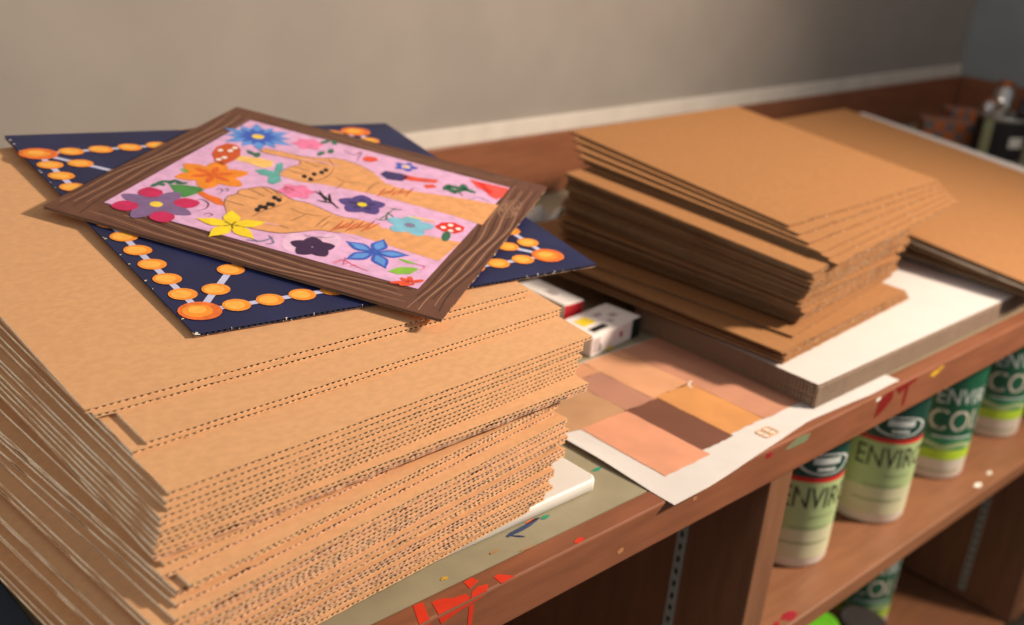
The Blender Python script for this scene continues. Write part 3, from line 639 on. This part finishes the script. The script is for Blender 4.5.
cells = [('base',1.146,1.60,.826,1.131),('salmon',1.142,1.2485,.800,.9685),('dark_brown',1.248,1.327,.815,.9685),('ochre',1.3265,1.417,.822,.974),('rose_brown',1.416,1.62,.820,1.133),
         ('tan',1.110,1.2485,.968,1.06),('mauve_brown',1.248,1.319,.968,1.09),('apricot',1.318,1.4165,.973,1.133),('copper',1.12,1.319,1.0895,1.133)]
for name,x0,x1,y0,y1 in cells:
    if y1 <= y0: continue
    m = paint('swatch_'+name, sw[name], .6, var=.08, scale=12); nx_=8; r = random.Random(name)
    vs=[];fs=[]
    for i in range(nx_+1):
        for j in range(nx_+1):
            x=x0+(x1-x0)*i/nx_; y=y0+(y1-y0)*j/nx_
            if i in(0,nx_): x+=r.uniform(-.0008,.0008)
            if j in(0,nx_): y+=r.uniform(-.0012,.0012)
            vs.append((x,y,paperz(x,y)+(.0004 if name == 'base' else .0007)))
    for i in range(nx_):
        for j in range(nx_): a=i*(nx_+1)+j; fs.append((a,a+nx_+1,a+nx_+2,a+1))
    mb.add(vs,fs,m)
# small orange stamp of two brackets on the margin, and a tiny white tick
st = paint('stamp_orange', (228,170,120), .6)
def pl(pts, w, m, dz=.0012):
    art_pts=[(x,y) for x,y in pts]; n0=len(mb.v); art_line(mb, art_pts, w, 0, m, False)
    for i in range(n0,len(mb.v)): x,y,z=mb.v[i]; mb.v[i]=(x,y,paperz(x,y)+dz)
for dx in (0,.018):
    pl([(1.366+dx,.781),(1.380+dx,.781),(1.380+dx,.800),(1.366+dx,.800),(1.366+dx,.781)], .003, st); pl([(1.366+dx,.791),(1.376+dx,.791)], .003, st)
pl([(1.405,.960),(1.412,.972),(1.426,.976)], .003, P_WHT)
o = mb.build('swatch_paper', xf=lambda v: v-Vector((1.4,.95,0))); o.location=(1.4,.95,0)
tag(o, 'white paper painted with skin-tone brown colour swatches at the counter edge', 'paper')

# ================================================================== SMALL BOXES BEHIND THE PAPER
def carton(name, label, loc, rz, w, d, h, end, side, marks, group='small white cartons behind the swatch paper'):
    e = empty(name, loc, rz); tag(e, label, 'carton', group)
    b = MB(); cw = mat('white_carton', (236,226,220), .5, var=.02); b.box(-w/2,w/2,0,d,0,h,cw); b.build('body', e, bevel=.0012)
    f = MB(); f.box(-w/2+.0015,w/2-.0015,-.0006,.0004,.0015,h-.0015,end); o = f.build('end_flap', e)
    f = MB(); f.box(w/2-.0004,w/2+.0006,.002,d-.002,.0015,h-.0015,side); o = f.build('side_panel', e)
    for kind,x0,x1,y0,y1,m in marks:
        p = MB()
        if kind == 't': p.box(x0,x1,y0,y1,h-.0002,h+.0005,m)
        else: p.box(x0,x1,-.0011,-.0004,y0,y1,m)
        p.build('print_patch', e)
    return e
c_red = paint('carton_red', (170,22,34)); c_dark = paint('carton_dark_green', (24,40,34)); c_yel = paint('carton_yellow', (240,206,50)); c_blk = paint('carton_black', (30,26,26)); c_gry = paint('carton_grey_print', (186,170,168)); c_wht = paint('carton_white', (238,226,222))
carton('carton', 'small white carton with red end, beside the tall left pile', (1.399,1.237,.0006), 0.0, .052, .125, .060, c_red, c_red,
   [('t',-.008,.008,.045,.07,c_gry)])
carton('carton', 'small white carton with yellow and black print and dark green side', (1.4225,1.150,.0006), .11, .15, .080, .040, c_wht, c_dark,
   [('t',-.050,-.015,.036,.062,c_yel),('t',-.056,-.012,.010,.024,c_blk),('t',.004,.024,.050,.060,c_gry),('t',.028,.046,.030,.044,c_gry),('t',.006,.018,.018,.030,c_gry),
    ('e',.010,.018,.016,.026,c_red),('e',.048,.0745,.001,.039,c_dark),('e',-.07,-.05,.006,.034,c_gry),('e',-.05,-.046,.006,.02,c_blk),('e',-.03,-.01,.0005,.006,c_yel)])

# ================================================================== WHITE-FACED STACK AT THE COUNTER EDGE
GREY = mat('grey_board_flute', (104,88,74), .85, var=.12, scale=250); GEDGE = mat('grey_board_edge', (152,124,102), .85, var=.14, scale=250)
WTOP = mat('white_board_face', (214,204,198), .6, var=.02, scale=14)
GM = (WTOP, GEDGE, GREY, GEDGE, GREY)
GRPW = 'white-faced boards in the low stack'
# the flutes open to the left, so each board is built turned a quarter
WL, HL = .40, .84
lowm = []
for i in range(3):
    mb = MB(); corrugated(mb, WL, HL, .0046, .0068, random.Random(200), .05, GM if i == 0 else (GEDGE,)+GM[1:])
    mb.v = [(y, WL-x, z) for x,y,z in mb.v]      # flutes run along x
    me = bpy.data.meshes.new('white_board_sheet'); me.from_pydata(mb.v, [], mb.f)
    for m in mb.mats: me.materials.append(m)
    me.polygons.foreach_set('material_index', mb.m); me.polygons.foreach_set('use_smooth', mb.smooth); me.update(); lowm.append(me)
rng = random.Random(9)
for i in range(8):
    o = bpy.data.objects.new('white_board_sheet', lowm[0 if i == 7 else 1+i%2]); COL.objects.link(o)
    o.location = (1.524+rng.uniform(-.0009,.0009)-.005*(7-i)/7, .795-.003*(7-i)/7, .0032+i*.0049)
    if i == 7: o.location = (1.526,.797,o.location[2])
    k = 8-i
    tag(o, 'white-faced cardboard on top of the low stack at the counter edge' if k == 1 else 'white-faced cardboard, %s from the top of the low stack at the counter edge' % ordinal(k), 'cardboard sheet', GRPW)
ZC = .0032+8*.0049

# ================================================================== MIDDLE PILE ON THE WHITE STACK
GRPM = 'cardboard sheets in the middle pile'
W1, H1 = .50, .545; T1 = .0042
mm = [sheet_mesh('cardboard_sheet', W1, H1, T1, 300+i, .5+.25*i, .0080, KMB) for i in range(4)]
NM = 38; rng = random.Random(21)
KEYM = [(0,1.541,.879,2.045,.930),(5,1.528,.876,2.010,.918),(6,1.60,.905,2.055,.936),(7,1.640,.921,2.079,.943),(12,1.632,.915,2.05,.93),(17,1.627,.912,2.03,.922),(18,1.640,.914,2.066,.93),
        (24,1.622,.903,2.045,.918),(31,1.605,.892,2.022,.904),(32,1.673,.886,2.288,.912),(34,1.670,.920,2.290,.933),(37,1.686,1.002,2.290,.966)]
for i in range(NM):
    flx,fly,frx,fry = interp(KEYM, i)
    if i not in (0,37,32): 
        j=.0055 if i<32 else .0015; flx+=rng.gauss(0,j); fly+=rng.gauss(0,j*.6); frx+=rng.gauss(0,j); fry+=rng.gauss(0,j*.6)
    z = ZC+.0006+i*.00470; s = .004+.088*(i/37)
    o = place_sheet('cardboard_sheet', mm[rng.randrange(4)], W1, (flx,fly,z+s*(fly-.89)), (frx,fry,z+s*(fry-.89)), s, T1, skew=-.06 if i < 6 else (.13 if i < 32 else .175), deep=1.25 if i < 6 else 1.)
    k = NM-i
    tag(o, 'kraft cardboard sheet on top of the middle pile on the white stack' if k == 1 else 'kraft cardboard sheet, %s from the top of the middle pile' % ordinal(k), 'cardboard sheet', GRPM)

# ================================================================== LARGE SHEETS AT THE RIGHT
GRPR = 'large sheets in the right pile'
W2, H2 = .83, .95
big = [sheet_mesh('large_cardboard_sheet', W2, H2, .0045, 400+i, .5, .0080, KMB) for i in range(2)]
bigw = sheet_mesh('large_white_sheet', W2, H2, .0045, 410, .3, .0078, (WTOP, WTOP, GREY, TORN, TORN))
NR = 8; rng = random.Random(33)
#  i  FLx    FLy  FRx   slope z   white
RS = [(0,2.285,.770,3.14,.012,.0430,1),(1,2.268,.765,3.10,.030,.0480,0),(2,2.262,.768,3.06,.036,.0527,0),(3,2.268,.75,3.07,.050,.0575,0),(4,2.258,.76,3.065,.060,.0629,0),(5,2.25,.745,3.185,.088,.0676,1),(6,2.255,.752,3.085,.094,.0730,0),(7,2.247,.748,3.075,.10,.0778,0)]
for i,flx,fly,frx,s,z,wh in RS:
    o = place_sheet('large_white_sheet' if wh else 'large_cardboard_sheet', bigw if wh else big[i%2], W2, (flx,fly,z), (frx,fly+.012,z), s, .0045)
    k = NR-i; c = 'white-faced' if wh else 'kraft'
    tag(o, 'large kraft cardboard sheet on top of the right pile' if k == 1 else 'large %s cardboard sheet, %s from the top of the right pile' % (c, ordinal(k)), 'cardboard sheet', GRPR)

# ================================================================== WHITE PAPER SCRAP BEHIND THE MIDDLE PILE
mb = MB(); rng = random.Random(3)
n = 14; vs = []; fs = []
for i in range(n+1):
    for j in range(n+1):
        x = -.16+.32*i/n; y = -.11+.22*j/n
        vs.append((x+rng.uniform(-.004,.004), y+rng.uniform(-.004,.004), .006+.085*abs(math.sin(x*19+y*13+.6))+.045*abs(math.sin(y*33-x*11))+rng.uniform(0,.006)))
for i in range(n):
    for j in range(n): a=i*(n+1)+j; fs.append((a,a+n+1,a+n+2,a+1))
mb.add(vs,fs,WHITE,False); m0=len(vs); mb.add([(x,y,z-.0008) for x,y,z in vs],[f[::-1] for f in fs],WHITE)
o = mb.build('paper_scrap'); o.location=(1.67,1.65,.0); o.rotation_euler=(0,0,.2); o.scale=(.5,.5,.62)
tag(o,'crumpled white paper on the counter behind the middle cardboard pile','paper')

# ================================================================== PAINT CANS
def text_mesh(body, size):
    cu = bpy.data.curves.new('lettering', 'FONT'); cu.body = body; cu.size = size; cu.align_x = 'LEFT'; cu.resolution_u = 3
    to = bpy.data.objects.new('lettering', cu); COL.objects.link(to); bpy.context.view_layer.update()
    me = bpy.data.meshes.new_from_object(to.evaluated_get(bpy.context.evaluated_depsgraph_get()))
    vs = [tuple(v.co) for v in me.vertices]; fs = [tuple(p.vertices) for p in me.polygons]
    bpy.data.objects.remove(to); bpy.data.curves.remove(cu); bpy.data.meshes.remove(me)
    return vs, fs
def wrap(mb, body, size, ang, z, r, m, sx=1.):
    vs, fs = text_mesh(body, size)
    mb.add([((r)*math.cos(ang+x*sx/r), (r)*math.sin(ang+x*sx/r), z+y) for x,y,_ in vs], fs, m)
def arc_band(mb, a0, a1, z0, z1, r, m, n=24, wob=0):
    vs = []
    for i in range(n+1):
        a = a0+(a1-a0)*i/n; w = wob*math.sin(i*.5); vs += [(r*math.cos(a),r*math.sin(a),z0+w),(r*math.cos(a),r*math.sin(a),z1+w)]
    mb.add(vs, [(2*i,2*i+2,2*i+3,2*i+1) for i in range(n)], m, True)
def ring_mark(mb, ac, zc, ra, rz, w, r, m, n=36):
    vs=[]
    for i in range(n):
        a=2*PI*i/n
        for k in (1,1-w): vs.append((r*math.cos(ac+ra*k*math.cos(a)/r), r*math.sin(ac+ra*k*math.cos(a)/r), zc+rz*k*math.sin(a)))
    mb.add(vs,[(2*i,2*i+1,(2*((i+1)%n))+1,2*((i+1)%n)) for i in range(n)],m)
can_w = mat('can_white_plastic',(214,203,188),.4,var=.03,scale=10); can_g=paint('can_dark_green',(34,92,66),.4); can_l=mat('can_pale_green_label',(172,190,134),.4,var=.06,scale=9)
can_c=mat('can_cream_label',(202,199,162),.4,var=.04,scale=9); can_r=paint('can_red_stripe',(206,44,40),.4); can_k=paint('can_black_print',(52,50,34),.5); can_y=paint('can_lime_stripe',(176,206,56),.4); can_t=paint('can_mid_green',(60,132,92),.4)
can_d=paint('can_deep_green',(28,66,56),.4); can_s=paint('can_silver_print',(206,210,206),.4); can_gy=paint('can_grey_print',(150,160,116),.5)
def can(x, y, kind, label, ang, group, r=.083, z=ZS, hh=.315, loc=None):
    e = empty('paint_can', (x,y,z+.0004)); tag(e, label, 'paint can', group)
    b = MB(); b.lathe([(r-.006,0),(r-.002,.002),(r,.008),(r,hh-.013),(r-.004,hh-.01)], can_w, cap0=True, cap1=True); b.build('bucket', e)
    l = MB(); R_ = r+.0006
    if kind == 'near': bands = [(.024,.086,can_c),(.086,.192,can_l),(.192,.202,can_r),(.202,hh-.015,can_d)]
    else: bands = [(.052,.077,can_y),(.077,.086,can_t),(.086,.112,can_t),(.112,hh-.015,can_g)]
    for z0,z1,m in bands: l.lathe([(R_,z0),(R_,z1)], m)
    lab = l.build('label', e)
    R2 = R_+.0005
    def pr(name, fn):
        p = MB(); fn(p); p.build(name, lab)
    if kind == 'near':
        pr('lettering', lambda p: wrap(p,'ENVIRO C',.066,ang,.136,R2,can_k,.70))
        for a0,a1,z0,z1 in ((.75,1.5,.115,.119),(.35,1.35,.090,.094),(.15,1.45,.056,.060)): pr('text_line', lambda p: arc_band(p,ang+a0,ang+a1,z0,z1,R2,can_gy))
        pr('logo_oval', lambda p: ring_mark(p,ang+.95,.231,.058,.023,.14,R2,can_s))
        for a0,a1,z0,z1 in ((.60,1.3,.231,.245),(.72,1.18,.217,.224)): pr('logo_bar', lambda p: arc_band(p,ang+a0,ang+a1,z0,z1,R2,can_s))
    else:
        pr('lettering', lambda p: wrap(p,'ENVIRO',.054,ang-.02,.192,R2,can_s,.8)); pr('lettering', lambda p: wrap(p,'COLOR',.074,ang-.1,.127,R2,can_w,.86))
        pr('text_line', lambda p: arc_band(p,ang+.1,ang+1.3,.108,.112,R2,can_s)); pr('swoosh', lambda p: arc_band(p,ang-.3,ang+1.6,.082,.094,R2+.0001,can_l,wob=.004)); pr('text_line', lambda p: arc_band(p,ang-.1,ang+1.2,.022,.025,R2,can_gy))
    d = MB(); d.lathe([(r-.012,hh-.0095),(r+.002,hh-.0095),(r+.003,hh-.002),(r-.004,hh+.002),(r-.02,hh+.001)], can_w, cap0=True, cap1=True); d.build('lid', e)
    return e
G1='pale green labelled paint cans on the shelf'; G2='dark green labelled paint cans on the shelf'
can(1.738,.913,'near','white paint can with pale green label beside the shelf divider',math.radians(190),G1)
can(2.016,.896,'near','white paint can with pale green label and red stripe, second from the divider',math.radians(178),G1)
can(2.308,.905,'far','white paint can with dark green label, third from the divider',math.radians(196),G2)
can(2.63,.915,'far','white paint can with dark green label, rightmost on the shelf',math.radians(196),G2)
# lower compartment
can(2.47,1.05,'far','dark green paint can on the lower compartment floor',math.radians(190),None,z=ZF)
e = empty('dark_jar',(2.335,.965,ZF+.0004)); tag(e,'dark grey plastic tub in the lower compartment beside the green can','tub')
b = MB(); tubm=mat('dark_grey_plastic',(58,52,50),.5); b.lathe([(.048,0),(.052,.004),(.056,.08),(.056,.085)],tubm,cap0=True,cap1=True); b.build('body',e)
b = MB(); b.lathe([(.050,.0854),(.060,.0854),(.061,.103),(.055,.107)],tubm,cap0=True,cap1=True); b.build('lid',e)
e = empty('lime_tub',(2.215,1.03,ZF+.0004)); tag(e,'bright lime green tub in the lower compartment','tub')
lm=mat('lime_plastic',(106,190,40),.4); b = MB(); b.lathe([(.045,0),(.049,.004),(.053,.095),(.053,.100)],lm,cap0=True,cap1=True); b.build('body',e)
b = MB(); b.lathe([(.048,.1004),(.057,.1004),(.058,.115),(.052,.119)],lm,cap0=True,cap1=True); b.build('lid',e)

# ================================================================== FAR CORNER OBJECTS
CX,CY = 3.705,1.485
tin = mat('tin_metal',(190,184,176),.3,metal=.9,var=.05); blk=paint('tin_black_label',(36,32,34),.5); pg=paint('tin_pale_green',(168,170,130),.5)
e = empty('metal_can',(CX,CY,.0006)); tag(e,'metal paint can with black label and pale green band in the far corner','paint can')
b = MB(); b.lathe([(.082,0),(.084,.003),(.0825,.006),(.0825,.140),(.084,.144),(.084,.149),(.080,.150),(.078,.145)],tin,cap0=True); b.build('body',e)
b = MB(); b.lathe([(.0835,.010),(.0835,.136)],blk); lb=b.build('label',e)
b = MB(); arc_band(b,math.radians(162),math.radians(186),.010,.136,.0842,pg); arc_band(b,math.radians(226),math.radians(262),.055,.09,.0842,P_WHT); b.build('label_print',lb)
b = MB(); b.lathe([(.0785,.1448),(.066,.1448),(.064,.141),(0.001,.141)],tin); b.build('lid',e)
def jar(name,label,x,y,z,r,h,bm,cm,cat,group=None):
    e=empty(name,(x,y,z)); tag(e,label,cat,group)
    b=MB(); b.lathe([(r*.92,0),(r,.004),(r,h*.72),(r*.72,h*.84),(r*.70,h*.86)],bm,seg=28,cap0=True,cap1=True); b.build('body',e)
    b=MB(); b.lathe([(r*.74,h*.862),(r*.80,h*.87),(r*.80,h*.985),(r*.74,h)],cm,seg=28,cap0=True,cap1=True); b.build('cap',e)
silver=mat('polished_silver',(214,206,200),.15,metal=1,var=.02); copper=mat('copper_cap',(176,98,52),.35,metal=.7,var=.1); dglass=mat('dark_glass',(48,40,42),.12,var=.1)
jar('metal_jar','shiny silver jar with copper cap on the far metal can',CX-.012,CY+.012,.1422,.032,.115,silver,copper,'jar')
jar('dark_jar','small dark glass jar on the far metal can, right of the silver jar',CX+.03,CY-.045,.1422,.018,.065,dglass,dglass,'jar')
jar('copper_jar','small jar with copper cap on the far metal can, left of the silver jar',CX-.045,CY+.04,.1422,.018,.055,silver,copper,'jar')
# checked boxes
def checked(name,label,loc,rz,w,d,h):
    e=empty(name,loc,rz); tag(e,label,'box','orange and grey checked boxes')
    o_=mat('check_orange',(196,104,50),.6,var=.12,scale=60); g_=mat('check_grey',(128,112,108),.6,var=.1,scale=60)
    b=MB(); b.box(-w/2,w/2,-d/2,d/2,0,h,o_); b.build('body',e,bevel=.003)
    p=MB(); nx_=5; 
    for i in range(nx_):
        for j in range(3):
            if (i+j)%2==0:
                x0=-w/2+w*i/nx_; z0=h*j/3; p.box(x0+.001,x0+w/nx_-.001,-d/2-.0008,-d/2+.0004,z0+.001,z0+h/3-.001,g_)
                y0=-d/2+d*j/3; p.box(x0+.001,x0+w/nx_-.001,y0+.001,y0+d/3-.001,h-.0004,h+.0008,g_)
    for i in range(3):
        for j in range(3):
            if (i+j)%2==0: y0=-d/2+d*i/3; z0=h*j/3; p.box(-w/2-.0008,-w/2+.0004,y0+.001,y0+d/3-.001,z0+.001,z0+h/3-.001,g_)
    p.build('check_print',e)
checked('checked_box','orange and grey checked box on the counter beside the far metal can',(3.715,1.675,.0006),-.9,.17,.11,.085)
checked('checked_box','orange and grey checked box behind the nearer checked box',(3.90,1.715,.0006),-.7,.11,.09,.10)
# red tube near the can foot
e=MB(); e.lathe([(.012,0),(.013,.002),(.013,.05),(.006,.056),(.006,.07)],paint('tube_red',(130,34,28)),seg=20,cap0=True,cap1=True)
o=e.build('paint_bottle'); o.location=(3.60,1.29,.0006); tag(o,'small dark red paint bottle in front of the far metal can','bottle')

# ================================================================== LIGHT
def area(name, loc, target, size, power, col, spread=PI):
    l = bpy.data.lights.new(name,'AREA'); l.shape='DISK'; l.size=size; l.energy=power; l.color=col; l.spread=spread
    o = bpy.data.objects.new(name,l); COL.objects.link(o); o.location=loc
    o.rotation_euler=(Vector(target)-Vector(loc)).to_track_quat('-Z','Y').to_euler(); return o
def spot(name, loc, target, radius, power, col, angle, blend):
    l = bpy.data.lights.new(name,'SPOT'); l.energy=power; l.color=col; l.shadow_soft_size=radius; l.spot_size=math.radians(angle); l.spot_blend=blend
    o = bpy.data.objects.new(name,l); COL.objects.link(o); o.location=loc
    o.rotation_euler=(Vector(target)-Vector(loc)).to_track_quat('-Z','Y').to_euler(); return o
spot('ceiling_spotlight',(3.7,-.9,2.0),(.25,.65,.15),.18,1080,(1,.86,.70),104,1.)
area('left_fill',(-1.7,.8,.55),(.6,1.2,.2),.6,15,(1,.97,.90))  # added fill, set low on the left to lift the pile's side edges
area('overhead_fill',(2.8,.3,2.4),(3.0,1.2,0),1.0,9,(1,.90,.78))  # added soft fill from above, brightens the back wall and far corner
w = bpy.data.worlds.new('world'); scene.world = w; w.use_nodes = True
w.node_tree.nodes['Background'].inputs['Color'].default_value=(.95,.96,1,1); w.node_tree.nodes['Background'].inputs['Strength'].default_value=.31


# ================================================================== CAMERA
cam = bpy.data.cameras.new('camera'); co = bpy.data.objects.new('camera',cam); COL.objects.link(co)
cam.sensor_fit='HORIZONTAL'; cam.sensor_width=36; cam.lens=1100/1024*36; cam.clip_start=.02
co.matrix_world=Matrix(((0.727628,0.205556,-0.654449,0),(-0.680894,0.332294,-0.652659,0),(0.083311,0.920504,0.381749,0.800),(0,0,0,1)))
cam.dof.use_dof=True; cam.dof.focus_distance=1.30; cam.dof.aperture_fstop=2.8
scene.camera=co
vs_=scene.view_settings; vs_.view_transform='Standard'; vs_.look='None'; vs_.gamma=1; vs_.use_curve_mapping=False; vs_.exposure=0
